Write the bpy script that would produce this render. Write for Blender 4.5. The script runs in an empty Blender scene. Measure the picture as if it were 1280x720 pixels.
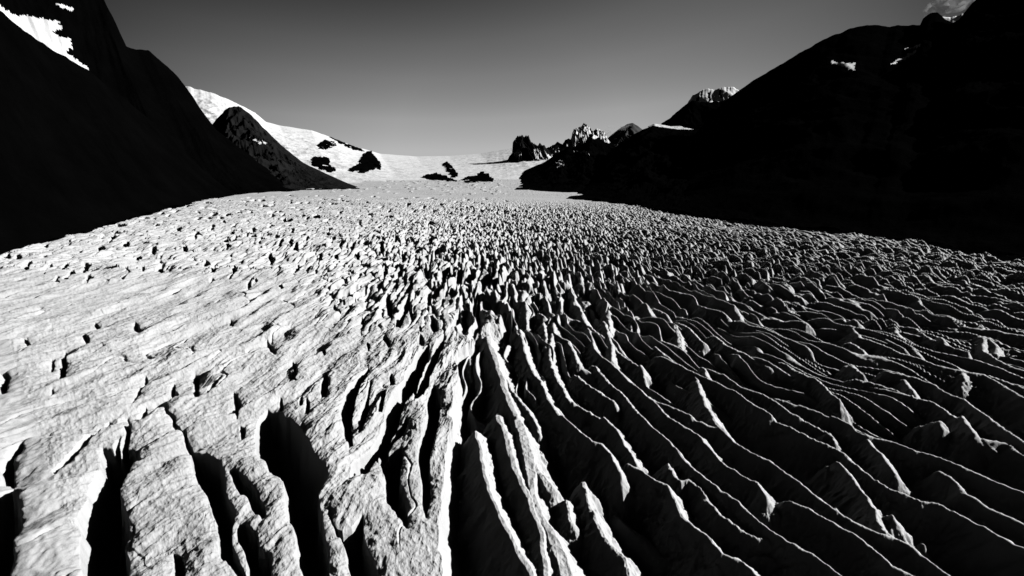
import bpy, math, os
import numpy as np

# ------------------------------------------------------------------ camera
H = 100.0                       # height of the viewpoint above the ice, metres
F = 569.0 / 1280.0              # focal length / image width
PITCH = math.radians(15.7)
scene = bpy.context.scene
C = scene.collection
cam_d = bpy.data.cameras.new('camera')
cam_d.sensor_width = 36.0
cam_d.lens = 36.0 * F
cam_d.clip_start = 0.5
cam_d.clip_end = 120000.0
cam = bpy.data.objects.new('camera', cam_d)
cam.location = (0, 0, H)
cam.rotation_euler = (math.pi / 2 - PITCH, 0, 0)
C.objects.link(cam)
scene.camera = cam

# ------------------------------------------------------------------ light
SUN_AZ = math.radians(80.0)     # clockwise from the view direction (+Y)
SUN_EL = math.radians(27.5)
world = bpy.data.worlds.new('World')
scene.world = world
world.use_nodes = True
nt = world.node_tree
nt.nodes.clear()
sky = nt.nodes.new('ShaderNodeTexSky')
sky.sky_type = 'NISHITA'
sky.sun_disc = False
sky.sun_elevation = SUN_EL
sky.sun_rotation = SUN_AZ
sky.altitude = 1500
sky.dust_density = 0.3
sky.air_density = 1.0
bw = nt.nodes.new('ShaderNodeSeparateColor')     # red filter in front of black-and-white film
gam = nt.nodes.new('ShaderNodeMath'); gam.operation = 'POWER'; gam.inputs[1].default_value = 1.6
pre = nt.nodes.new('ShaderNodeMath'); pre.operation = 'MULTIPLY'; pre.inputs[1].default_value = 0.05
ramp = nt.nodes.new('ShaderNodeValToRGB')        # sky tone curve, its dark end lowered to deepen the shadows
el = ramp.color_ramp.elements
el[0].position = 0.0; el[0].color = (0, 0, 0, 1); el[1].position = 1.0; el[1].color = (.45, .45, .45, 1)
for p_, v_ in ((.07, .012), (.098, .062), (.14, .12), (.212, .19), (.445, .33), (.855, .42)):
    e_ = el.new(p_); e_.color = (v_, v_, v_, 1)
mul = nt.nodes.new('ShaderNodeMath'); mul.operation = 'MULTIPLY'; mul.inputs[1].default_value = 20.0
bg = nt.nodes.new('ShaderNodeBackground')
bg.inputs['Strength'].default_value = 0.05
out = nt.nodes.new('ShaderNodeOutputWorld')
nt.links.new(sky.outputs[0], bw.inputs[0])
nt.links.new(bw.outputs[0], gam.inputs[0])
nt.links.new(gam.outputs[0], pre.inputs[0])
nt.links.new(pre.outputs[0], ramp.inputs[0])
tc = nt.nodes.new('ShaderNodeTexCoord')          # added falloff: sky dimmed overhead, aside and behind, to cut ambient fill
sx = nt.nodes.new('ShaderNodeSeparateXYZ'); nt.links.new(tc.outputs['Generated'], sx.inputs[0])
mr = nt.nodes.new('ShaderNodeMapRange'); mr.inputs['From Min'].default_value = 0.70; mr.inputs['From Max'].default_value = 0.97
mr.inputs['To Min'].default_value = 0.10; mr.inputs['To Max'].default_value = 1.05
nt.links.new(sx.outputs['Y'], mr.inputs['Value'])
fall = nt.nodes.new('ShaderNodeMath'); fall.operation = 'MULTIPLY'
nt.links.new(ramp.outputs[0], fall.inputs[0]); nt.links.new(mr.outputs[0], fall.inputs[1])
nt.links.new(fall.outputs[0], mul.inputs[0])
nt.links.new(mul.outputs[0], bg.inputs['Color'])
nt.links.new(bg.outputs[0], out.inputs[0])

sun_d = bpy.data.lights.new('sun', 'SUN')
sun_d.energy = 5.0
sun_d.angle = math.radians(0.5)
sun_d.color = (1, 1, 1)
sun = bpy.data.objects.new('sun', sun_d)
sun.rotation_euler = (math.pi / 2 - SUN_EL, 0, math.pi - SUN_AZ)
sun.location = (600, 0, 600)
C.objects.link(sun)
scene.view_settings.view_transform = 'Standard'
scene.view_settings.look = 'None'
scene.view_settings.gamma = 1.0
scene.view_settings.use_curve_mapping = False
scene.view_settings.exposure = 0.0
scene.cycles.max_bounces = 3
scene.cycles.diffuse_bounces = 0
scene.cycles.use_denoising = True

# ------------------------------------------------------------------ noise
rng = np.random.default_rng(7)
PERM = rng.permutation(4096).astype(np.int32)
ANG = rng.random(4096).astype(np.float32) * 2 * np.pi
GX, GY = np.cos(ANG), np.sin(ANG)
RND = rng.random((3, 4096)).astype(np.float32)

def hsh(ix, iy, seed=0):
    return PERM[(ix + PERM[(iy + seed * 131) & 4095]) & 4095]

def noise(x, y, seed=0):
    """gradient noise, about -1..1"""
    x0 = np.floor(x); y0 = np.floor(y)
    ix = x0.astype(np.int32); iy = y0.astype(np.int32)
    fx = (x - x0).astype(np.float32); fy = (y - y0).astype(np.float32)
    def g(dx, dy):
        k = hsh(ix + dx, iy + dy, seed)
        return GX[k] * (fx - dx) + GY[k] * (fy - dy)
    u = fx * fx * fx * (fx * (fx * 6 - 15) + 10)
    v = fy * fy * fy * (fy * (fy * 6 - 15) + 10)
    a = g(0, 0); b = g(1, 0); c = g(0, 1); d = g(1, 1)
    return 1.5 * ((a + (b - a) * u) * (1 - v) + (c + (d - c) * u) * v)

def fbm(x, y, oct=4, seed=0, gain=0.5):
    s = 0; a = 1.0
    for i in range(oct):
        s = s + a * noise(x * 2 ** i + 17.3 * i, y * 2 ** i - 9.1 * i, seed + i)
        a *= gain
    return s

def ridged(x, y, oct=4, seed=0, gain=0.5):
    s = 0; a = 1.0
    for i in range(oct):
        s = s + a * (1 - 2 * np.abs(noise(x * 2 ** i + 17.3 * i, y * 2 ** i - 9.1 * i, seed + i)))
        a *= gain
    return s

def worley(x, y, seed=0, jit=0.9, off=False):
    """F1, F2, random id of the nearest cell"""
    x0 = np.floor(x).astype(np.int32); y0 = np.floor(y).astype(np.int32)
    f1 = np.full(x.shape, 9.0, np.float32); f2 = f1.copy(); rid = np.zeros(x.shape, np.float32); ox = np.zeros(x.shape, np.float32)
    for dy in (-1, 0, 1):
        for dx in (-1, 0, 1):
            k = hsh(x0 + dx, y0 + dy, seed)
            px = x0 + dx + 0.5 + jit * (RND[0][k] - 0.5)
            py = y0 + dy + 0.5 + jit * (RND[1][k] - 0.5)
            d = np.hypot(x - px, y - py).astype(np.float32)
            m = d < f1
            f2 = np.where(m, f1, np.minimum(f2, d))
            rid = np.where(m, RND[2][k], rid)
            ox = np.where(m, x - px, ox)
            f1 = np.where(m, d, f1)
    return (f1, f2, rid, ox) if off else (f1, f2, rid)

def sstep(a, b, x):
    t = np.clip((x - a) / (b - a), 0, 1)
    return t * t * (3 - 2 * t)

# ------------------------------------------------------------------ materials
def material(name, base, rough=0.8, var=0.15, scale=0.05, bump=0.3, bscale=0.6, dark=None, spec=0.2, bdist=1.0, contrast=(0.35, 0.65)):
    m = bpy.data.materials.new(name)
    m.use_nodes = True
    n = m.node_tree.nodes; l = m.node_tree.links
    b = n['Principled BSDF']
    b.inputs['Roughness'].default_value = rough
    b.inputs['Specular IOR Level'].default_value = spec
    geo = n.new('ShaderNodeNewGeometry')
    t = n.new('ShaderNodeTexNoise'); t.inputs['Scale'].default_value = scale
    t.inputs['Detail'].default_value = 8; t.inputs['Roughness'].default_value = 0.65
    l.new(geo.outputs['Position'], t.inputs['Vector'])
    r = n.new('ShaderNodeValToRGB')
    d = dark if dark is not None else base * (1 - var)
    r.color_ramp.elements[0].position = contrast[0]; r.color_ramp.elements[1].position = contrast[1]
    r.color_ramp.elements[0].color = (d, d, d, 1); r.color_ramp.elements[1].color = (base, base, base, 1)
    l.new(t.outputs['Fac'], r.inputs['Fac']); l.new(r.outputs['Color'], b.inputs['Base Color'])
    t2 = n.new('ShaderNodeTexNoise'); t2.inputs['Scale'].default_value = bscale
    t2.inputs['Detail'].default_value = 10; t2.inputs['Roughness'].default_value = 0.7
    l.new(geo.outputs['Position'], t2.inputs['Vector'])
    bp = n.new('ShaderNodeBump'); bp.inputs['Strength'].default_value = bump; bp.inputs['Distance'].default_value = bdist
    l.new(t2.outputs['Fac'], bp.inputs['Height']); l.new(bp.outputs[0], b.inputs['Normal'])
    return m

M_ICE = material('glacier_ice', 0.75, rough=0.75, var=0.14, scale=0.03, bump=0.45, bscale=0.6, bdist=0.6)
M_ICE_SMOOTH = material('far_ice', 0.60, rough=0.8, var=0.2, scale=0.004, bump=0.5, bscale=0.05, bdist=4)
M_SNOW = material('snow', 0.93, rough=0.8, var=0.06, scale=0.003, bump=0.3, bscale=0.012, bdist=14)
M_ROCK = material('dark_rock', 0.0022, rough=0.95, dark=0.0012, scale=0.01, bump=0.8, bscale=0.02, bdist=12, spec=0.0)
M_ROCK_GREY = material('grey_rock', 0.020, rough=0.95, dark=0.011, scale=0.006, bump=0.8, bscale=0.02, bdist=12, spec=0.0)

# ------------------------------------------------------------------ mesh helpers
def make_mesh(name, V, Q, mats, parent=None, smooth=True, midx=None):
    me = bpy.data.meshes.new(name)
    me.vertices.add(len(V)); me.vertices.foreach_set('co', np.ascontiguousarray(V, np.float32).ravel())
    me.loops.add(len(Q) * 4); me.loops.foreach_set('vertex_index', np.ascontiguousarray(Q, np.int32).ravel())
    me.polygons.add(len(Q)); me.polygons.foreach_set('loop_start', np.arange(0, len(Q) * 4, 4, dtype=np.int32))
    if midx is not None: me.polygons.foreach_set('material_index', midx.astype(np.int32))
    me.polygons.foreach_set('use_smooth', np.full(len(Q), smooth, bool))
    for m in (mats if isinstance(mats, (list, tuple)) else [mats]): me.materials.append(m)
    me.update(calc_edges=True)
    o = bpy.data.objects.new(name, me)
    C.objects.link(o)
    if parent: o.parent = parent
    return o

def grid_quads(nr, nc):
    i = np.arange(nr * nc, dtype=np.int32).reshape(nr, nc)
    return np.stack([i[:-1, :-1], i[:-1, 1:], i[1:, 1:], i[1:, :-1]], -1).reshape(-1, 4)

def sub_mesh(V, Q):
    u, inv = np.unique(Q.ravel(), return_inverse=True)
    return V[u], inv.reshape(-1, 4)

def tag(o, label=None, cat=None, kind=None, group=None):
    if label: o['label'] = label
    if cat: o['category'] = cat
    if kind: o['kind'] = kind
    if group: o['group'] = group
    return o

# ------------------------------------------------------------------ from picture coordinates (1280 wide) to the ground
CP, SP = math.cos(PITCH), math.sin(PITCH)
def ray(px, py):
    u = (np.asarray(px, float) - 640) / 569.0; v = (np.asarray(py, float) - 360) / 569.0
    return u, CP - v * SP, -SP - v * CP
def ground(px, py, z=0.0):           # point of the plane at height z, in units of H
    u, a, b = ray(px, py)
    t = (z - 1.0) / b
    return u * t, a * t
def at(px, py, D):                   # point at forward distance D metres
    u, a, b = ray(px, py)
    t = D / a
    return np.stack([u * t, D + 0 * t, H + b * t], -1)
def to_px(x, y, z):                  # metres
    dz = z - H
    f = y * CP - dz * SP; up = y * SP + dz * CP
    f = np.where(f > 1, f, 1)
    return 640 + 569 * x / f, 360 - 569 * up / f

def seg_dist(x, y, ax, ay, bx, by):
    dx, dy = bx - ax, by - ay
    L = dx * dx + dy * dy + 1e-12
    t = np.clip(((x - ax) * dx + (y - ay) * dy) / L, 0, 1)
    return np.hypot(x - ax - t * dx, y - ay - t * dy), t

def inside_poly(x, y, P):
    c = np.zeros(x.shape, bool)
    n = len(P)
    for i in range(n):
        x1, y1 = P[i]; x2, y2 = P[(i + 1) % n]
        if y1 == y2: continue
        k = ((y1 > y) != (y2 > y)) & (x < (x2 - x1) * (y - y1) / (y2 - y1) + x1)
        c ^= k
    return c

def poly_signed(x, y, P):            # >0 inside
    d = np.full(x.shape, 9.0, np.float32)
    for i in range(len(P)):
        a = P[i]; b = P[(i + 1) % len(P)]
        d = np.minimum(d, seg_dist(x, y, a[0], a[1], b[0], b[1])[0])
    return np.where(inside_poly(x, y, P), d, -d)

# ------------------------------------------------------------------ the ice: crests of the long fins, crevasses between the left blocks
CRESTS = """
595 540 2,602 560 2,604 590 3,612 612 3,625 645 3,640 675 3,652 695 4,665 720 5,680 760 5
597 540 1,599 560 1,602 585 1
623 500 2,623 520 3,632 540 4,640 575 4,650 600 4,663 622 4,672 650 3,680 690 4,683 720 5,690 760 5
645 520 5,655 545 9,662 575 10,664 600 6,668 622 4,680 650 7,695 680 9,712 720 11,725 760 11
662 570 5,675 590 4,690 608 7,685 620 3
698 612 1,708 620 2,714 645 2,716 660 1
725 575 1,730 600 2,733 615 2,736 625 2,750 655 2,762 672 2,778 690 2,790 720 3,800 760 3
700 520,720 535,740 553,752 555,764 570,775 590,783 615
755 520,770 535,785 560,796 580
775 570,785 578,800 585,820 598,835 605,845 625 2,853 643 2,865 655,885 672,905 690,925 695,950 720,980 760
905 690,913 708
808 568,822 577
835 577,845 590,852 597,862 595,875 605,885 620,900 635,925 655,945 666,970 670
840 580,844 602
800 520,820 538,840 555,855 575 2,872 590,895 607,920 627,945 650,970 668,1000 685,1025 702,1040 712,1052 720,1090 750
835 520,857 533,878 545,888 560,895 570,910 583,930 595,948 602,958 620,965 635
965 612,990 625,1010 633,1040 650,1058 658,1080 675,1100 690,1115 705,1143 718,1180 745
893 520 2,900 532 2,918 550,945 565,972 580,1000 600,1020 615,1040 630,1065 648,1100 663,1120 670,1140 680,1160 695,1178 708,1200 725,1240 750
865 520,885 528,900 533
965 520,990 530,1020 546,1040 554,1055 562,1070 575,1090 592,1120 608,1150 620,1180 628,1205 640,1230 652,1300 690
1000 520,1035 535,1043 545
1040 520,1058 528,1073 541,1085 546,1115 552,1135 560,1165 570,1190 578,1220 592,1250 605,1280 616,1330 640
1085 549,1100 565,1115 583,1132 604
1035 540,1068 546
1150 575,1180 588,1195 598,1210 615,1235 630,1260 642,1280 652,1320 675
1040 573,1052 576,1062 590,1072 602,1085 618,1095 632,1096 645,1105 658,1115 665
1040 617,1047 632
1190 525,1205 537,1218 543,1245 546,1262 549,1270 558,1310 575
1202 520,1218 542
1162 520,1175 525,1179 540
1230 520,1250 533
1152 645,1170 661
1170 673,1197 691
1105 632,1118 640,1125 650
800 375,830 383,842 395 2,850 420 3,857 447 2
800 435,830 447,860 462,880 472,895 478,920 490,945 508,965 520
865 453,880 460,885 470
885 460,905 467,925 482,955 492,970 500,985 512,1000 520
972 497,1000 505,1030 515,1045 523
845 395,862 408,878 425,895 428
875 410,895 418,910 430,930 438,945 447,960 455,985 462
960 443,980 450,1000 462,1020 470,1035 482,1050 495,1068 500
800 358,830 365,860 372,890 375,915 383,922 395,935 405,955 410,980 422,1005 432,1030 440
925 385,960 392,1000 400,1030 404
1040 393,1062 403,1075 420,1100 428,1125 440,1150 447,1170 455,1200 462,1230 467,1255 480,1280 495,1320 515
865 378,895 388,915 393
1040 420,1065 426,1080 435,1090 445
1053 441,1068 455,1080 465
1040 460,1080 472,1110 480,1145 492,1165 497,1185 510,1200 520
1090 457,1110 465,1145 472,1165 480,1180 490,1205 500,1232 520,1290 560
1150 455,1160 470
1205 465,1206 482
1130 472,1143 488
1120 385,1118 405,1130 425
1130 420,1140 430,1150 440,1168 445
1125 398,1145 408,1165 420,1185 428,1210 435,1222 445
1165 407,1180 425
1095 410,1110 425,1130 435
1065 400,1120 398
1120 385,1170 390,1200 403,1240 410,1290 418
1200 414,1232 418,1248 430,1247 440
1232 418,1230 435,1250 448,1265 455,1300 465
1240 466,1280 480,1320 495
612 330 2,608 360 3,609 400 3,612 430 4,620 450 4,628 480 4,640 510 5,645 520 5
612 365,625 380,633 395
630 335,640 360,648 378
650 410,655 435,662 455,675 475,685 495,697 515,700 520
628 465,640 485,655 505,668 520,683 543
640 395,648 415
680 400,683 430,690 455,700 475,712 497,725 503,745 515,757 522
655 335,657 380,660 410
665 380,680 395
675 375,690 390,693 415,710 425,718 440,722 453
690 415,686 440
712 450,725 470,740 482,765 497,780 510
730 442,745 455,760 475,780 490,800 515
680 335,688 365,697 385,712 392,730 400,755 418,775 438,800 455
735 410,745 440,765 455,785 475,800 487,815 500,835 520
765 455,780 468,800 488,822 502,845 510,865 520
800 455,815 470
815 425,820 432,835 445,850 457,870 470,880 500,893 520
718 362,725 385,732 402
727 360,740 395
760 380,763 410
790 385,790 420
690 345,715 355,740 370,760 378,790 385,800 395
755 400,765 430,765 450
586 433 4,589 450 3,590 475 1
"""
LEFT_EDGE = [(606, 318), (600, 350), (596, 400), (588, 428), (573, 445), (569, 480), (566, 520), (562, 560), (558, 600), (556, 650), (560, 700), (570, 760)]
HOLES = """
461 463,448 475,433 492,427 515,429 540,437 563,441 560,440 530,444 510,450 490,458 475
463 480,460 500,452 520,449 545,453 540,457 525,463 505,465 485
480 490,472 520,478 520,482 500
535 435,520 450,508 470,498 490,490 505,482 520,475 545,465 560,450 572,440 580,438 598,447 600,460 598,466 582,472 572,482 562,494 540,499 520,506 505,516 495,526 475,537 450
556 420,545 435,537 455,528 475,518 490,517 505,524 507,533 490,542 465,554 440
507 525,493 545,480 562,474 572,482 573,490 562,502 546,510 530
541 484,536 505,533 525,528 548,524 570,526 600,531 640,535 650,540 620,536 590,541 560,548 540,551 515,548 495
468 575,476 585,482 605,484 630,495 648,508 665,509 640,503 610,499 590,506 568,503 562,490 566
333 510,322 520,318 540,320 565,335 583,350 600,360 625,362 650,372 680,376 720,376 760,411 760,411 700,405 670,399 645,399 622,408 600,405 585,388 560,376 540,362 525,347 514
408 640,420 662,432 690,441 720,446 760,480 760,470 720,460 690,453 665,452 650,440 665,430 672,418 660
238 562,245 565,262 568,275 575,280 600,288 635,292 680,298 700,308 720,320 760,305 760,298 720,285 700,275 690,268 650,262 625,250 605,243 590,238 575
285 588,300 612,312 632,330 652,334 650,325 620,310 598,297 586
300 655,308 652,318 665,330 690,340 700,340 760,312 760,310 700,298 670
127 558,143 558,148 548,150 560,155 545,157 515,162 520,160 555,170 560,178 575,165 580,152 600,150 620,155 650,157 720,158 760,98 760,102 700,98 670,101 640,110 615,122 597,126 575
0 610,15 603,22 620,22 650,14 680,10 720,5 760,-60 760,-80 640
3 580,15 560,28 553,30 560,17 570,14 600,3 597
215 690,225 695,229 720,232 760,214 760
134 520,118 538,95 560,65 583,67 586,98 565,122 542,137 522
182 503,171 512,176 522,184 512
196 500,210 518,225 540,238 565,241 562,229 538,214 518,199 500
243 464,240 475,242 497,248 495,246 480,248 464
278 472,268 478,258 490,260 492,272 482,280 474
293 488,291 505,296 522,300 505,297 490
78 438,76 455,73 470,80 472,84 455,83 438
182 468,170 490,165 503,172 492,184 470
511 372,503 385,496 398,494 411,500 413,506 400,513 378
558 320,553 335,549 355,553 360,558 345,562 325
575 318,571 340,568 360,573 362,578 345,579 322
590 322,587 345,592 350,598 335,597 322
575 385,567 400,565 412,570 408,577 395
598 360,595 390,599 400,601 380
408 466,402 480,400 500,405 498,412 475
"""
OVALS = [(487, 384, 4.5, 12, 8), (514, 392, 3, 11, 8), (537, 375, 3, 10, 5), (543, 390, 3, 9, 20), (543, 410, 4.5, 11, 15), (534, 343, 4, 8, 25),
         (500, 341, 3, 6, 0), (484, 430, 3, 8, 25), (461, 436, 2, 6, 15), (438, 335, 2.5, 8, 40), (468, 372, 2.5, 10, 35), (454, 403, 2, 7, 10),
         (339, 433, 3, 11, 25), (368, 462, 3, 14, 8), (217, 484, 3.5, 8, 0), (65, 455, 2, 10, 5), (5, 478, 4.5, 13, -5), (34, 425, 2, 5, 0),
         (107, 421, 3, 6, 40), (120, 406, 2, 5, 0), (170, 407, 4, 5, 20), (302, 538, 3, 8, 0), (405, 441, 2, 5, 0), (525, 415, 2, 5, 10),
         (527, 430, 3, 7, 5), (489, 482, 3, 8, 10), (421, 385, 2, 7, 30), (289, 403, 2, 6, 15), (311, 355, 2, 9, -20), (410, 340, 2, 4, 0),
         (63, 490, 2, 6, 0), (430, 350, 2.5, 7, 40), (385, 512, 3, 9, 15), (376, 505, 2, 7, -10), (352, 505, 2, 9, 0), (245, 585, 4, 9, 10)]

def parse(txt):
    return [[[float(v) for v in p.split()] for p in line.split(',')] for line in txt.strip().split('\n')]

def field_right(x, y):
    """fins: highest of all crest wedges"""
    z = np.full(x.shape, -0.40, np.float32)
    wx = x + 0.006 * fbm(x * 12, y * 12, 5, 101); wy = y + 0.008 * fbm(x * 12, y * 12, 5, 102)
    LL = parse(CRESTS)
    pts = [(k, i, p[0], p[1]) for k, L in enumerate(LL) for i, p in enumerate(L)]
    def free_end(k, p):
        for k2, L2 in enumerate(LL):
            if k2 == k: continue
            for i in range(len(L2) - 1):
                d, _ = seg_dist(np.array([p[0]]), np.array([p[1]]), L2[i][0], L2[i][1], L2[i + 1][0], L2[i + 1][1])
                if d[0] < 7: return False
        return 0 < p[0] < 1275 and p[1] < 715
    for k, L in enumerate(LL):
        fe0, fe1 = free_end(k, L[0]), free_end(k, L[-1])
        for i in range(len(L) - 1):
            p, q = L[i], L[i + 1]
            ax, ay = ground(p[0], p[1]); bx, by = ground(q[0], q[1])
            sc0 = math.hypot(ax, ay + .3) / 569.0; sc1 = math.hypot(bx, by + .3) / 569.0
            w0 = (p[2] if len(p) > 2 else 0.8) * sc0 * 0.8; w1 = (q[2] if len(q) > 2 else 0.8) * sc1 * 0.8
            M = 0.30
            m = (wx > min(ax, bx) - M) & (wx < max(ax, bx) + M) & (wy > min(ay, by) - M) & (wy < max(ay, by) + M)
            if not m.any(): continue
            d, t = seg_dist(wx[m], wy[m], ax, ay, bx, by)
            w = w0 + (w1 - w0) * t
            rr0 = 0.0008 + 0.0010 * wy[m]
            dd = np.sqrt(np.maximum(0, d - w * 0.7) ** 2 + rr0 ** 2) - rr0
            zz = -0.004 * (k % 7) - 1.75 * dd - 0.18 * ((1 - t) ** 2 * (fe0 and i == 0) + t ** 2 * (fe1 and i == len(L) - 2)) - 0.03 * (d / (w + 0.01)) * (d < w) * 0
            z[m] = np.maximum(z[m], zz.astype(np.float32))
    return z

def carve(x, y, z):
    """steep-walled crevasses"""
    wx = x + 0.008 * fbm(x * 14, y * 6, 4, 111, 0.42); wy = y + 0.012 * fbm(x * 14, y * 6, 4, 112, 0.42)
    polys = [[tuple(map(float, ground(a[0], a[1]))) for a in L] for L in parse(HOLES)]
    for cx, cy, rx, ry, an in OVALS:
        c, s = math.cos(math.radians(an)), math.sin(math.radians(an))
        polys.append([tuple(map(float, ground(cx + rx * math.cos(a) * c + ry * math.sin(a) * s, cy + ry * math.sin(a) * c - rx * math.cos(a) * s))) for a in np.linspace(0, 2 * math.pi, 13)[:-1]])
    for P in polys:
        xs = [p[0] for p in P]; ys = [p[1] for p in P]
        m = (wx > min(xs) - .16) & (wx < max(xs) + .16) & (wy > min(ys) - .16) & (wy < max(ys) + .16)
        if not m.any(): continue
        d = poly_signed(wx[m], wy[m], P)
        dep = np.clip(d + 0.002, 0, None) * 6.0
        dep = 0.42 * (1 - np.exp(-dep / 0.30))
        big = min(1.0, (max(xs) - min(xs)) / 0.12)
        dep = dep + 0.012 * big * np.exp(-np.clip(-d, 0, 9) / 0.02)      # shoulders roll over into the crevasse
        z[m] -= dep.astype(np.float32)
    return z

def ice_height(x, y):
    """height of the glacier surface in units of H, for x, y in units of H"""
    Xc = -0.18 - 0.03 * y
    s = 0.75 + 0.35 * np.exp(-np.clip(y - 1.2, -0.6, 99) / 2.5) + 0.7 * np.exp(-np.clip(y - 1.2, -0.35, 99) / 0.35)
    U = (x - Xc) / s
    U = U + 0.05 * fbm(x * 1.1, y * 0.8, 3, 3) + 0.016 * fbm(x * 5, y * 3, 3, 11)
    far = sstep(2.9, 4.4, y + 0.8 * sstep(-1.7, -1.0, x) * (1 - sstep(0.1, 0.5, x)) + 0.10 * np.abs(x) + 0.6 * noise(x * 1.1, y * 1.1, 21))
    r = np.hypot(x, y)
    # --- long fins, procedural, where none is traced
    ph = U / 0.15
    ph = ph + 0.9 * noise(ph * 0.45, y * 1.3, 31) + 0.4 * noise(ph * 1.1, y * 3.5, 32)
    t = np.abs((ph % 1.0) - 0.5) * 2
    fin = -0.24 * (np.sqrt((1 - t) ** 2 + 0.08 ** 2) - 0.08) + 0.05 * noise(ph * 0.5, y * 2.2, 51) + 0.03 * noise(ph, y * 7, 52)
    # --- gently tilted blocks, left
    px = U / 0.26; py_ = (y + 0.30 * x) / 1.0
    px = px + 0.38 * fbm(x * 2.4, y * 2.4, 3, 61); py_ = py_ + 0.45 * fbm(x * 2.4, y * 2.4, 3, 62)
    f1, f2, rid, ox = worley(px, py_, 5, off=True)
    e = f2 - f1
    opn = 0.03 + 0.08 * sstep(0.15, 0.8, noise(x * 3.1, y * 2.2, 63))
    plate = -0.012 * (1 - sstep(0.0, 1.0, e / np.maximum(0.35 * opn, 0.022 * r))) * sstep(-0.1, 0.6, noise(x * 2.3, y * 2.3, 67))
    lean = 0.045 * sstep(-0.6, -1.1, x) + (0.01 + 0.02 * noise(x * 2, y * 2, 68)) * sstep(-0.6, -1.1, x)
    w_ = (px + 0.35 * noise(U * 3, y * 1.3, 60)) % 1.0
    saw = np.where(w_ < 0.68, w_ / 0.68, (1 - w_) / 0.32)
    plate = plate - 0.55 * lean * (saw * saw * (3 - 2 * saw) * 0.4 + 0.6 * saw) + 0.006 * (rid - 0.5)
    plate = plate + 0.009 * ridged(U * 5, (y + 0.3 * x) * 1.8, 3, 64) + 0.0015 * ridged(x * 7 + y * 2, y * 9 - x * 3, 4, 65)
    # streaks of the strained ice, running down-glacier, and broken edges
    nearw = 1 - sstep(2.2, 3.4, y)
    plate = plate + nearw * (0.0030 * ridged(U * 22 + 0.6 * noise(x * 6, y * 6, 69), (y + 0.3 * x) * 4, 3, 66) + 0.0015 * ridged(x * 34, y * 34, 4, 70))
    right = sstep(-0.12, 0.02, U)
    # --- traced zone
    qx_, qy_ = to_px(x * H, y * H, 0 * x)
    near = plate * (1 - right) + fin * right
    zone = (y < 4.2) & (r > 0.70) & (qx_ > -150) & (qx_ < 1400) & (qy_ < 780) & (qy_ > 300) & (y > 0.3)
    xs, ys = x[zone], y[zone]
    zr = field_right(xs, ys)
    edge = [tuple(map(float, ground(a, b))) for a, b in LEFT_EDGE]
    poly = edge + [(-9.0, edge[-1][1]), (-9.0, edge[0][1])]
    wx = xs + 0.010 * fbm(xs * 16, ys * 9, 4, 121) + 0.03 * noise(xs * 2, ys * 4, 122)
    sd = np.full(xs.shape, 9.0, np.float32)
    for a, b in zip(edge[:-1], edge[1:]):
        sd = np.minimum(sd, seg_dist(wx, ys, a[0], a[1], b[0], b[1])[0])
    ins = inside_poly(wx, ys, poly)
    # broken rock-like streaks on the walls and on the flanks of the fins
    zr = zr + 0.020 * ridged(U[zone] * 10, ys * 14, 4, 131) * sstep(0.0, 0.12, -zr) + 0.004 * ridged(xs * 30, ys * 30, 3, 132) * sstep(0.004, 0.03, -zr)
    pl = plate[zone].astype(np.float32).copy()
    # central trunk: streaky, narrow fins
    tr = sstep(-0.75, -0.25, U[zone]) * (1 - sstep(2.6, 3.4, ys)) * (0.4 + 0.6 * sstep(1.25, 1.6, ys))
    pl = pl + tr * 0.017 * ridged(U[zone] * 9, ys * 1.8, 5, 141)
    zt = np.where(ins, pl, np.maximum(zr, -0.01 - 3.0 * sd + 0.0 * sd))
    wz = sstep(0, 1, np.minimum.reduce([(qx_[zone] + 150) / 140, (1400 - qx_[zone]) / 110, (780 - qy_[zone]) / 50, (qy_[zone] - 312) / 45,
                                      ]))
    # crests fade into the procedural network up the right side
    fade = np.where(qx_[zone] > 640, sstep(345, 405, qy_[zone] - 0.03 * (qx_[zone] - 640) + 8 * noise(qx_[zone] * .02, qy_[zone] * .03, 151)), (lambda m_: m_ * sstep(390, 440, qy_[zone]) + (1 - m_) * sstep(318, 350, qy_[zone]))(sstep(330, 470, qx_[zone] + 25 * noise(xs * 3, ys * 3, 152))))
    zone_w = wz * fade
    # --- pinnacles further up
    yy = np.linspace(0, 40, 4001); cum = np.cumsum(0.01 / (0.135 + 0.62 * np.exp(-np.clip(yy - 2.2, 0, 99) / 1.1)))
    cw = 0.85 - 0.45 * (1 - sstep(-0.6, 0.3, x + 0.05 * (y - 3)))
    qx = U / 0.064 + 0.40 * fbm(x * 7, y * 5, 3, 71); qy = np.interp(y + 0.15 * x, yy, cum).astype(np.float32) + 0.40 * fbm(x * 6, y * 4, 3, 72)
    g1, g2, gid, gox = worley(qx, qy, 9, off=True)
    ge = g2 - g1
    lft = 1 - sstep(-2.4, -0.1, x + 0.12 * (y - 4) + 0.5 * noise(x, y * .7, 76))
    ampn = (0.62 + 0.30 * noise(x * 1.3, y * 1.1, 78)) * (1.25 - 0.55 * sstep(3.0, 6.0, y))
    pin = (-0.10 * (1 - sstep(-0.05, cw, ge)) - (0.02 + 0.09 * sstep(2.6, 5.0, y)) * (0.3 + 0.7 * sstep(-0.8, 0.3, x)) * g1 ** 0.8) * (1 - 0.72 * lft) * ampn * 0.85 - 0.015 * lft * np.clip(gox, -.6, .6)
    pin = pin + 0.038 * (gid - 0.5) * (1 - 0.25 * lft) + 0.04 * noise(x * 3, y * 3, 73)
    pin = pin + 0.03 * ridged(U * 6, y * 1.4, 3, 74) * (1 - 0.6 * lft)
    depth = 1.0 - 0.50 * sstep(4.0, 8.5, y + 0.2 * x) - 0.57 * sstep(8.5, 14.0, y + 0.25 * x)
    amp_l = 1.0
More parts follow.
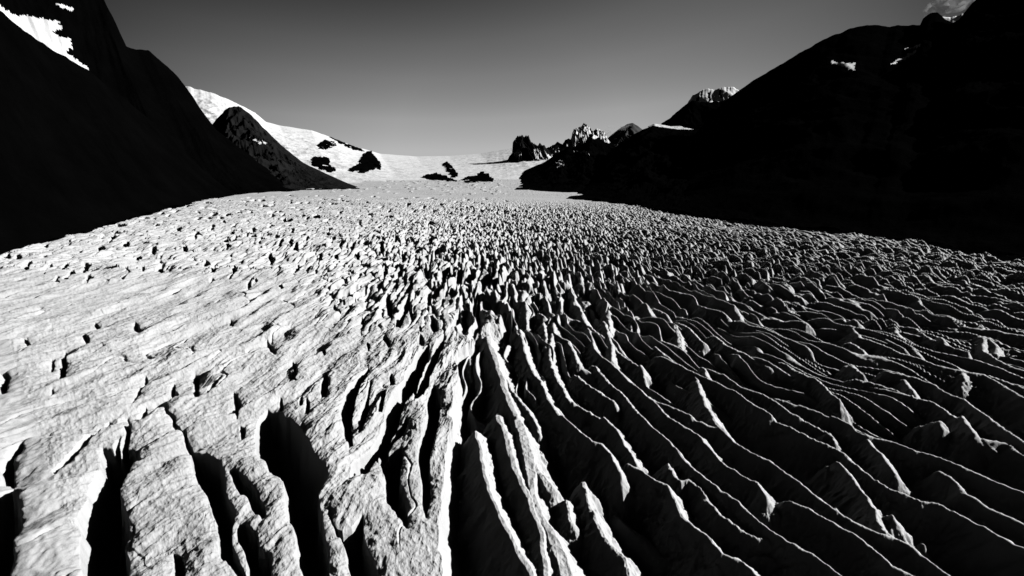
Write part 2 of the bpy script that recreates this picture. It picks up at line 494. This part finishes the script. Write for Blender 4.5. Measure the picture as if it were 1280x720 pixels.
    # deep dark wells scattered over the left half
    # (the ice splays out like a fan, so the gashes lie along the spokes)
    rad = np.hypot(x + 0.2, y + 0.4)
    hx = np.arctan2(x + 0.2, y + 0.4) / 0.019 + 0.3 * fbm(x * 4, y * 4, 2, 75); hy = rad / 0.85 + 0.2 * noise(x * 3, y * 3, 79)
    h1, h2, hid = worley(hx, hy, 13)
    hr = 0.20 + 0.16 * np.abs(noise(x * 4, y * 4, 77)) + 0.05 * (RND[0][(hid * 4095).astype(np.int32)] > 0.7)
    hr = hr * (0.55 + 0.45 * sstep(3.0, 4.6, y))
    well = sstep(hr, 0.6 * hr, h1) * (hid > 0.40) * (1 - sstep(-0.7, 0.3, x)) * sstep(2.9, 3.7, y) * sstep(-0.45, 0.25, noise(x * 1.5, y * 1.0, 80) + 0.03 * y)
    z = near * (1 - far) + pin * far * amp_l - 0.28 * well
    # low secondary crests between the traced ones
    ph2 = U[zone] / 0.075 + 0.9 * noise(U[zone] * 4, ys * 2.4, 161) + 0.4 * noise(U[zone] * 9, ys * 5, 162)
    t2 = np.sqrt((1 - np.abs((ph2 % 1.0) - 0.5) * 2) ** 2 + 0.22 ** 2) - 0.22
    sec = -0.038 - 0.16 * t2 + 0.075 * noise(U[zone] * 5, ys * 3.0, 163) - 0.11 * (1 - sstep(1.4, 2.2, ys))
    zt = np.where(ins, zt, np.maximum(zt, sec))
    zt = np.where(qx_[zone] > 640, np.maximum(zt, pin[zone] * 1.0 - 0.02 - 0.25 * zone_w), zt)
    z[zone] = carve(xs, ys, (z[zone] * (1 - zone_w) + zt * zone_w).astype(np.float32))
    z = z * depth
    z = z + 0.0022 * ridged(x * 26, y * 26, 4, 81) * depth
    z = z + (0.03 * noise(x * 0.35, y * 0.35, 91) + 0.03 * noise(x * 0.2, y * 0.9 + 0.3 * x, 92)) * sstep(3.5, 6, y)
    z = z + 0.022 * ridged(x * 0.12 + 0.5, y * 0.75 + 0.06 * x, 3, 93) * sstep(7.5, 11, y)
    return z

Q_ = float(os.environ.get('ICEQ', '1.0'))
NA, NR = int(2300 * Q_), int(2000 * Q_)
az = np.radians(np.concatenate([np.linspace(-64, -50.2, 90), np.linspace(-50, 50, NA), np.linspace(50.2, 64, 90)])); NA = len(az)
rr = 0.45 * np.exp(np.linspace(0, math.log(24 / 0.45), NR))
A, R = np.meshgrid(az, rr)
X = (R * np.sin(A)).astype(np.float32); Y = (R * np.cos(A)).astype(np.float32)
Z = ice_height(X, Y)
V = np.stack([X, Y, Z], -1).reshape(-1, 3) * H
glacier = make_mesh('glacier', V, grid_quads(NR, NA), M_ICE)
tag(glacier, 'crevassed white glacier filling the valley floor', 'glacier', 'structure')

# ------------------------------------------------------------------ mountains
def mountain(name, label, ridge, foot, back, mats, n=(420, 220), power=1.25, rough=0.10, seed=0, edge=0.012, scale=None,
             snow=None, snow_name='snow_patch', cat='mountain', rock=None, kind='structure', jag=0.0):
    """ridge: (px, py, D) seen from the viewpoint, built at its own distance; foot: (x, y, z) metres; back: metres behind the ridge"""
    nu, nv = n
    rp = np.array(ridge, float); R3 = at(rp[:, 0], rp[:, 1], rp[:, 2])
    L = np.concatenate([[0], np.cumsum(np.hypot(np.diff(rp[:, 0]), np.diff(rp[:, 1])))]); L /= L[-1]
    u = np.linspace(0, 1, nu)
    Rg = np.stack([np.interp(u, L, R3[:, k]) for k in range(3)], -1)
    fp = np.array(foot, float); Lf = np.linspace(0, 1, len(fp))
    Ft = np.stack([np.interp(u, Lf, fp[:, k]) for k in range(3)], -1)
    size = np.median(Rg[:, 2] - Ft[:, 2]); size = max(size, 30)
    sc = scale or 1.6 / size
    out_d = Rg[:, :2] / np.linalg.norm(Rg[:, :2], axis=1, keepdims=True)
    Bk = np.concatenate([Rg[:, :2] + out_d * back, np.full((nu, 1), 1.0) * Ft[:, 2:3] - 20], 1)
    nf = int(nv * 0.75); s = np.linspace(0, 1, nf)[:, None, None]
    front = Ft[None] * (1 - s) + Rg[None] * s
    hz = Ft[None, :, 2] + (Rg[None, :, 2] - Ft[None, :, 2]) * (s[..., 0] ** power)
    front[..., 2] = hz
    s2 = np.linspace(0, 1, nv - nf + 1)[1:, None, None]
    rear = Rg[None] * (1 - s2) + Bk[None] * s2
    P = np.concatenate([front, rear], 0)
    S = np.concatenate([s[:, 0, 0], 1 - s2[:, 0, 0]])
    env = (np.clip(4 * S * (1 - S), 0, 1) ** 0.7)[:, None]
    hh = np.clip(Rg[None, :, 2] - Ft[None, :, 2], 15, None)
    a = P[..., 0] * sc; b = P[..., 1] * sc; c = P[..., 2] * sc
    nz = ridged(a + 0.6 * c, b - 0.5 * c, 6, 200 + seed, 0.52) - 0.9
    P[..., 2] += rough * hh * nz * env
    P[..., 2] += 4.0 * fbm(P[..., 0] * 0.03, P[..., 1] * 0.03, 3, 350 + seed) * np.clip(1 - S[:, None] / 0.12, 0, 1)
    # ridge line roughness
    lf = fbm(u[None, :] * nu / 14.0 + 0 * S[:, None], np.full_like(P[..., 0], seed + .5), 4, 300 + seed)
    P[..., 2] += edge * hh * lf * np.clip(S[:, None], 0, 1) ** 4
    if jag:
        P[..., 2] += jag * hh * (np.abs(fbm(u[None, :] * nu / 30.0 + 0 * S[:, None], np.full_like(P[..., 0], seed + 7.5), 4, 320 + seed)) - 0.3) * np.clip(S[:, None], 0, 1) ** 3
    V = P.reshape(-1, 3); Q = grid_quads(nv, nu)
    cen = V[Q].mean(1)
    m = np.zeros(len(Q), bool)
    if snow is not None:
        qx, qy = to_px(cen[:, 0], cen[:, 1], cen[:, 2])
        fs = 600.0 / np.median(cen[:, 1])
        nx = 2.2 * fbm(qx * 0.12, qy * 0.2, 4, 330 + seed); ny = 1.6 * fbm(qx * 0.15, qy * 0.2, 4, 340 + seed)
        for poly in snow:
            m |= inside_poly(qx + nx, qy + ny, poly) & (noise(cen[:, 0] * 0.9 * fs * 0.05, cen[:, 2] * fs * 0.11, 360 + seed) < (0.5 if np.ptp([p[0] for p in poly]) > 60 else 9))
        rowi = np.repeat(np.arange(nv - 1), nu - 1)
        m &= rowi < nf + 2
    cur = 0
    if m.any():
        # one child for each connected field of snow (or rock)
        grid = m.reshape(nv - 1, nu - 1); L2 = np.zeros(grid.shape, np.int32); cur = 0
        for i0, j0 in zip(*np.nonzero(grid)):
            if L2[i0, j0]: continue
            cur += 1; st = [(i0, j0)]; L2[i0, j0] = cur
            while st:
                i, j = st.pop()
                for di, dj in ((1, 0), (-1, 0), (0, 1), (0, -1)):
                    a_, b_ = i + di, j + dj
                    if 0 <= a_ < grid.shape[0] and 0 <= b_ < grid.shape[1] and grid[a_, b_] and not L2[a_, b_]:
                        L2[a_, b_] = cur; st.append((a_, b_))
        lab = L2.ravel()
        cnts = np.bincount(lab, minlength=cur + 1)
        big = [k for k in range(1, cur + 1) if cnts[k] >= 20]
        m = np.isin(lab, big)
    Vb, Qb = sub_mesh(V, Q[~m])
    o = make_mesh(name, Vb, Qb, mats[0])
    tag(o, label, cat, kind)
    if m.any():
        for k in big:
            v_, q_ = sub_mesh(V, Q[lab == k]); make_mesh(snow_name, v_, q_, mats[1], parent=o)
    return o, V, Q

def G(px, py, z=4.0):              # foot point, metres, from picture coordinates on the ice
    x, y = ground(px, py, z / H)
    return (float(x) * H, float(y) * H, z)

# left side
mountain('mountain', 'black slope rising from the glacier edge at the far left', 
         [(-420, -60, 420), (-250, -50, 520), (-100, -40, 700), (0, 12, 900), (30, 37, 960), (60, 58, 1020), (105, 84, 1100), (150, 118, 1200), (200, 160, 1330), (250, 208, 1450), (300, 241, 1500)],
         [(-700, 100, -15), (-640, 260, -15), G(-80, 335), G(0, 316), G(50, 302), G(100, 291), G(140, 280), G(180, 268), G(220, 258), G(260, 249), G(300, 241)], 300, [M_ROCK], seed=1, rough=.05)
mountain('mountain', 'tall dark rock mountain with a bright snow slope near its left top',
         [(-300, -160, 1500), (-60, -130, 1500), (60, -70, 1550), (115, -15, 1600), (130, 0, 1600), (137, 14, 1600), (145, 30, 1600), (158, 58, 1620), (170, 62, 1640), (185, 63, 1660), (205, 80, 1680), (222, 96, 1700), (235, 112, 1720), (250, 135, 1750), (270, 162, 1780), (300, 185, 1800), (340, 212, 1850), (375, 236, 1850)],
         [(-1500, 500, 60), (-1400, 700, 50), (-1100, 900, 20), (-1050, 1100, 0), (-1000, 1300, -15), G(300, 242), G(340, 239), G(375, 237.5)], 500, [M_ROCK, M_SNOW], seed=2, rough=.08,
         snow=[[(-60, -60), (-10, -5), (0, 8), (15, 17), (35, 20), (60, 25), (85, 30), (98, 40), (98, 48), (88, 50), (92, 62), (82, 65), (112, 86), (100, 95), (60, 80), (0, 40), (-60, 0)],
               [(68, 4), (80, 6), (92, 11), (90, 13), (76, 9)], [(72, 14), (90, 18), (91, 21), (76, 18)]])
mountain('mountain', 'dark grey triangular ridge in front of the snowy slope on the left',
         [(215, 225, 2400), (240, 195, 2400), (262, 160, 2350), (280, 138, 2300), (287, 134, 2300), (298, 133, 2300), (312, 142, 2250), (330, 160, 2200), (352, 182, 2150), (380, 204, 2050), (410, 218, 1950), (430, 227, 1850), (450, 235, 1780)],
         [(-1300, 1500, -15), (-1150, 1550, -15), G(310, 239), G(340, 238), G(380, 237), G(420, 236.5), G(450, 235.7)], 400, [M_ROCK_GREY, M_SNOW], seed=3, rough=.10,
         snow=[[(311, 172), (325, 175), (335, 179), (330, 180), (315, 176)]])

# the far snowfield and the white slope on its left
snowfield, SV, SQ = mountain('snowfield', 'white snow slope and high icefield closing the end of the valley',
         [(120, 80, 5200), (180, 92, 5000), (235, 109, 4800), (252, 112, 4800), (270, 118, 4800), (300, 131, 4900), (318, 140, 5000), (332, 152, 5100), (350, 157, 5300), (390, 163, 5600), (415, 172, 5900), (440, 182, 6200), (475, 192, 7000), (520, 195.5, 8000), (560, 195, 8600), (600, 192, 8800), (640, 185, 8600), (690, 184, 8000), (760, 186, 8000)],
         [(-2600, 2400, 0), (-1700, 2000, -5), (-1100, 1750, -10), (-760, 1700, -10), (-600, 1700, -8), (-400, 1750, -8), (-150, 1800, -8), (100, 1850, -8), (400, 1900, -10), (900, 2100, -10)],
         1500, [M_SNOW], n=(700, 320), power=1.5, rough=0.025, seed=4, edge=0.01, cat='snowfield')

def outcrop(poly, label, h=60, seed=0):
    """rock standing out of the snowfield"""
    nu = 700
    cen = SV[SQ].mean(1)
    qx, qy = to_px(cen[:, 0], cen[:, 1], cen[:, 2])
    nx = 1.8 * fbm(qx * 0.22, qy * 0.35, 4, 400 + seed); ny = 1.2 * fbm(qx * 0.22, qy * 0.35, 4, 410 + seed)
    rows = np.arange(len(SQ)) // (nu - 1)
    m = inside_poly(qx + nx, qy + ny, poly) & (rows < 235) & (noise(cen[:, 0] * 0.02, cen[:, 1] * 0.006, 450 + seed) < 0.42)
    if not m.any(): return
    v, q = sub_mesh(SV, SQ[m]); v = v.copy()
    # outer rim stays in the snow, the middle is lifted
    cnt = np.bincount(q.ravel(), minlength=len(v)); rim = cnt < 4
    amp = h * (0.35 + 0.65 * np.clip(0.6 + ridged(v[:, 0] * 0.012, v[:, 1] * 0.006, 5, 420 + seed), 0, 1.6))
    v[:, 2] += np.where(rim, -6.0, amp * 0.22)
    o = make_mesh('rock_outcrop', v, q, M_ROCK)
    tag(o, label, 'rock outcrop', None, 'rock outcrops in the far snowfield')

outcrop([(396, 182), (404, 176), (419, 177), (421, 182), (409, 187), (398, 187)], 'small dark rock patch high on the white slope, above the wider lower patch', 30, 1)
outcrop([(408, 169), (425, 173), (450, 184), (456, 190), (440, 187), (425, 180)], 'thin broken line of dark rocks along the crest of the snow slope', 25, 2)
outcrop([(390, 198), (400, 195), (413, 199), (412, 206), (421, 213), (414, 217), (402, 212), (391, 207)], 'dark rock patch just above the grey ridge on the snow slope', 30, 3)
outcrop([(434, 214), (448, 206), (454, 192), (463, 189), (476, 205), (477, 212), (465, 212), (455, 217)], 'pointed dark rock at the lower right end of the snow slope', 40, 4)
outcrop([(552, 204), (560, 203), (569, 213), (574, 222), (569, 223), (561, 215)], 'thin slanting dark rock rib in the middle of the snowfield', 40, 5)
outcrop([(527, 221), (545, 217), (560, 223), (572, 227), (572, 231), (545, 227)], 'low flat dark rock band at the foot of the snowfield, left one of two', 35, 6)
outcrop([(575, 228), (585, 222), (597, 221), (600, 215), (610, 218), (618, 226), (616, 233), (595, 232), (575, 231)], 'rounded dark rock knoll at the foot of the snowfield, right one of two', 40, 7)

# peaks right of the middle
mountain('rocky_peak', 'pale grey distant peak with cloud at its left shoulder',
         [(735, 190, 11000), (752, 180, 11000), (765, 168, 11000), (775, 160, 11000), (785, 155, 11000), (791, 154, 11000), (799, 159, 11000), (815, 172, 11000), (850, 190, 11000)],
         [(1200, 8500, 0), (2000, 8500, 0), (2600, 8500, 0), (3400, 8500, 0)], 1500, [material('hazy_rock', 0.10, dark=0.06, scale=0.004, spec=0.0)], n=(160, 90), seed=5, cat='peak', kind=None)
mountain('rocky_peak', 'jagged snowy summit with dark rock faces right of the snowfield',
         [(660, 205, 6500), (678, 188, 6500), (690, 182, 6500), (697, 178, 6500), (703, 181, 6500), (708, 173, 6500), (713, 175, 6500), (717, 163, 6500), (724, 160, 6500), (730, 156, 6500), (736, 161, 6500), (741, 165, 6500), (747, 160, 6500), (752, 165, 6500), (757, 172, 6500), (766, 184, 6500), (800, 200, 6500)],
         [(200, 4200, 0), (500, 4200, 0), (900, 4200, 0), (1500, 4200, 0)], 900, [M_ROCK, M_SNOW], n=(420, 220), seed=6, rough=.28, edge=.03, jag=.05, cat='peak', kind=None,
         snow=[[(660, 212), (668, 205), (684, 190), (690, 184), (696, 180), (703, 186), (698, 195), (702, 202), (690, 210), (684, 205), (675, 212)],
               [(709, 176), (714, 172), (717, 163), (724, 159), (730, 155), (738, 162), (742, 168), (735, 172), (727, 180), (717, 186), (708, 190)],
               [(746, 158), (753, 164), (761, 176), (766, 186), (752, 184), (744, 172)], [(690, 196), (704, 184), (712, 190), (704, 200)]])
mountain('rocky_peak', 'dark round-topped rock tower standing in the snowfield',
         [(622, 218, 5200), (628, 209, 5200), (634, 200, 5200), (640, 190, 5200), (641, 178, 5200), (645, 171, 5200), (652, 169, 5200), (661, 170, 5200), (666, 177, 5200), (672, 181, 5200), (680, 182, 5200), (686, 189, 5200), (692, 199, 5200), (705, 214, 5200)],
         [(-110, 4700, -60), (50, 4600, -60), (220, 4600, -60), (420, 4700, -60)], 500, [M_ROCK_GREY, M_SNOW], n=(320, 200), seed=7, rough=.30, edge=.05, jag=.12, cat='peak', kind=None,
         snow=[[(664, 188), (674, 185), (683, 190), (690, 200), (680, 203), (668, 197)], [(652, 205), (668, 200), (680, 212), (660, 214)], [(643, 190), (650, 186), (652, 194), (645, 198)]])
mountain('mountain', 'low black ridge below the jagged snowy summit',
         [(645, 233, 3300), (647, 222, 3350), (652, 215, 3400), (665, 209, 3500), (680, 203, 3500), (690, 196, 3500), (700, 190, 3550), (712, 183, 3550), (722, 184, 3550), (735, 178, 3600), (742, 168, 3600), (750, 173, 3600), (758, 178, 3600), (775, 185, 3600), (820, 200, 3600)],
         [G(646, 236), G(665, 237), G(690, 238), G(720, 239), (500, 1700, -12), (900, 1900, -12)], 700, [M_ROCK, M_SNOW], seed=8, rough=.10, edge=.02,
         snow=[[(696, 203), (701, 200), (706, 203), (704, 209), (697, 209)], [(716, 187), (727, 189), (735, 190), (745, 196), (738, 195), (722, 191)], [(737, 170), (742, 166), (747, 171), (742, 174)]])
mountain('rocky_peak', 'bright snow-capped summit behind the dark right-hand ridge',
         [(830, 165, 5600), (842, 147, 5600), (852, 137, 5600), (860, 127, 5600), (866, 119, 5600), (874, 116, 5600), (884, 111, 5600), (893, 112, 5600), (900, 109, 5600), (908, 111, 5600), (914, 110, 5600), (925, 114, 5600), (945, 125, 5600), (980, 150, 5600)],
         [(1300, 4600, 0), (1700, 4600, 0), (2200, 4600, 0), (2800, 4600, 0)], 900, [M_SNOW, M_ROCK], n=(260, 160), seed=9, rough=.09, edge=.02, cat='peak', kind=None,
         snow_name='rock_face', snow=[[(884, 116), (888, 114), (890, 126), (886, 127)], [(898, 114), (901, 112), (905, 122), (902, 126)], [(870, 121), (873, 119), (874, 126), (870, 127)]])
mountain('mountain', 'black shoulder with a thin snow strip along its foot, right of middle',
         [(800, 172, 3600), (815, 158, 3600), (826, 155, 3600), (836, 149, 3600), (846, 140, 3600), (856, 131, 3600), (865, 126, 3600), (880, 128, 3600), (900, 127, 3600), (925, 122, 3600), (960, 130, 3600), (1000, 150, 3600)],
         [(800, 2600, 0), (1100, 2600, 0), (1500, 2700, 0), (2000, 2800, 0)], 700, [M_ROCK, M_SNOW], seed=10, rough=.10, edge=.01,
         )
sf = at(np.array([812, 830, 850, 874.]), np.array([164, 165, 166, 168.]), np.array([2950, 2950, 2950, 2950.]))
mountain('snow_slope', 'thin bright strip of snow at the foot of the black shoulder', [(810, 158, 3350), (818, 154.5, 3350), (826, 155.5, 3350), (838, 158, 3350), (852, 157.5, 3350), (870, 159, 3350), (876, 162, 3350)],
         [tuple(p) for p in sf], 60, [M_SNOW], n=(120, 60), rough=.08, seed=14, cat='snow slope')
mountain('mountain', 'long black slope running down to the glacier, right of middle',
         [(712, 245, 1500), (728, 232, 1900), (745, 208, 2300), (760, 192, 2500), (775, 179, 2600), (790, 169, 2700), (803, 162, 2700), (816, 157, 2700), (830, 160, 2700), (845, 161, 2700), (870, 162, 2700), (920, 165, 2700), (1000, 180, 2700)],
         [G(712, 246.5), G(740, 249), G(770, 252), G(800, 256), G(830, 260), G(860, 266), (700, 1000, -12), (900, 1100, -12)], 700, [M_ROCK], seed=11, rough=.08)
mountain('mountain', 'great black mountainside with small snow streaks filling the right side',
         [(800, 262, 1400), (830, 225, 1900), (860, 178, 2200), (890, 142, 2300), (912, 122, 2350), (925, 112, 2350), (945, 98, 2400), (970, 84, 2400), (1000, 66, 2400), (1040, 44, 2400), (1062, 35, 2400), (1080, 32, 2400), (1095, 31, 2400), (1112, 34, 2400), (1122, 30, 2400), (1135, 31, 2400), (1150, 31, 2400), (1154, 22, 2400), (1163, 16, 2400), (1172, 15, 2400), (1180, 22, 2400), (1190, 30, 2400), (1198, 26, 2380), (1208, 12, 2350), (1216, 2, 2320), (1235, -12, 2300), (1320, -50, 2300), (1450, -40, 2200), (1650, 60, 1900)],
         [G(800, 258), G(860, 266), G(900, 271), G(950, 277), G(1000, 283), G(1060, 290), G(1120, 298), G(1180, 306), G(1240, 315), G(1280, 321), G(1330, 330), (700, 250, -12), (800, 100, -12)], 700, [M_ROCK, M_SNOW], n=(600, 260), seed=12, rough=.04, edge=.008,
         snow=[[(1038, 75), (1050, 78), (1062, 78), (1069, 79), (1067, 88), (1056, 83), (1040, 80)],
               [(1108, 83), (1120, 75), (1135, 68), (1148, 61), (1146, 66), (1130, 75)], [(1128, 62), (1140, 58), (1152, 54), (1150, 58), (1136, 62)]])
mountain('snow_slope', 'small bright snow saddle between two black tops at the upper right',
         [(1150, 40, 4200), (1170, 22, 4200), (1182, 19, 4200), (1190, 21, 4200), (1202, 18, 4200), (1220, 18, 4200), (1250, 30, 4200)],
         [(2900, 3600, 100), (3300, 3600, 100), (3700, 3600, 100)], 700, [M_SNOW], n=(120, 80), seed=13, cat='snow slope')

# ------------------------------------------------------------------ thin cloud on two of the tops
def cloud(label, px, py, D, w, h, lumps, dens):
    import bmesh
    bm = bmesh.new()
    r_ = np.random.default_rng(int(px))
    c = at(px, py, D)
    for k in range(lumps):
        dx, dy, dz = r_.normal(0, .34, 3)
        q = 1 - 0.5 * abs(dx)
        g = bmesh.ops.create_icosphere(bm, subdivisions=3, radius=1.0)
        for v in g['verts']:
            n_ = 1 + 0.25 * math.sin(v.co.x * 4 + k) * math.cos(v.co.z * 5 + 2 * k)
            v.co = (v.co.x * w * .4 * q * n_ + dx * w + c[0], v.co.y * w * .35 * n_ + dy * w * .5 + c[1], v.co.z * h * .45 * q * n_ + dz * h * .5 + dx * h * .5 + c[2])
    me = bpy.data.meshes.new('cloud'); bm.to_mesh(me); bm.free()
    m = bpy.data.materials.new('cloud_vapour'); m.use_nodes = True
    n = m.node_tree.nodes; n.remove(n['Principled BSDF'])
    v = n.new('ShaderNodeVolumePrincipled'); v.inputs['Color'].default_value = (.9, .9, .9, 1); v.inputs['Anisotropy'].default_value = 0.2
    tn = n.new('ShaderNodeTexNoise'); tn.inputs['Scale'].default_value = 3.0 / w; tn.inputs['Detail'].default_value = 5
    ge = n.new('ShaderNodeNewGeometry'); mp = n.new('ShaderNodeMapRange')
    mp.inputs['From Min'].default_value = 0.42; mp.inputs['From Max'].default_value = 0.75
    mp.inputs['To Min'].default_value = 0.0; mp.inputs['To Max'].default_value = dens
    m.node_tree.links.new(ge.outputs['Position'], tn.inputs['Vector']); m.node_tree.links.new(tn.outputs['Fac'], mp.inputs['Value'])
    m.node_tree.links.new(mp.outputs[0], v.inputs['Density']); m.node_tree.links.new(v.outputs[0], n['Material Output'].inputs['Volume'])
    me.materials.append(m)
    o = bpy.data.objects.new('cloud', me); C.objects.link(o)
    tag(o, label, 'cloud', None)
cloud('thin grey cloud rising from the notch at the upper right', 1192, 4, 5200, 300, 200, 7, 0.006)
cloud('faint wisp of cloud at the left shoulder of the pale distant peak', 768, 163, 10400, 350, 180, 6, 0.004)
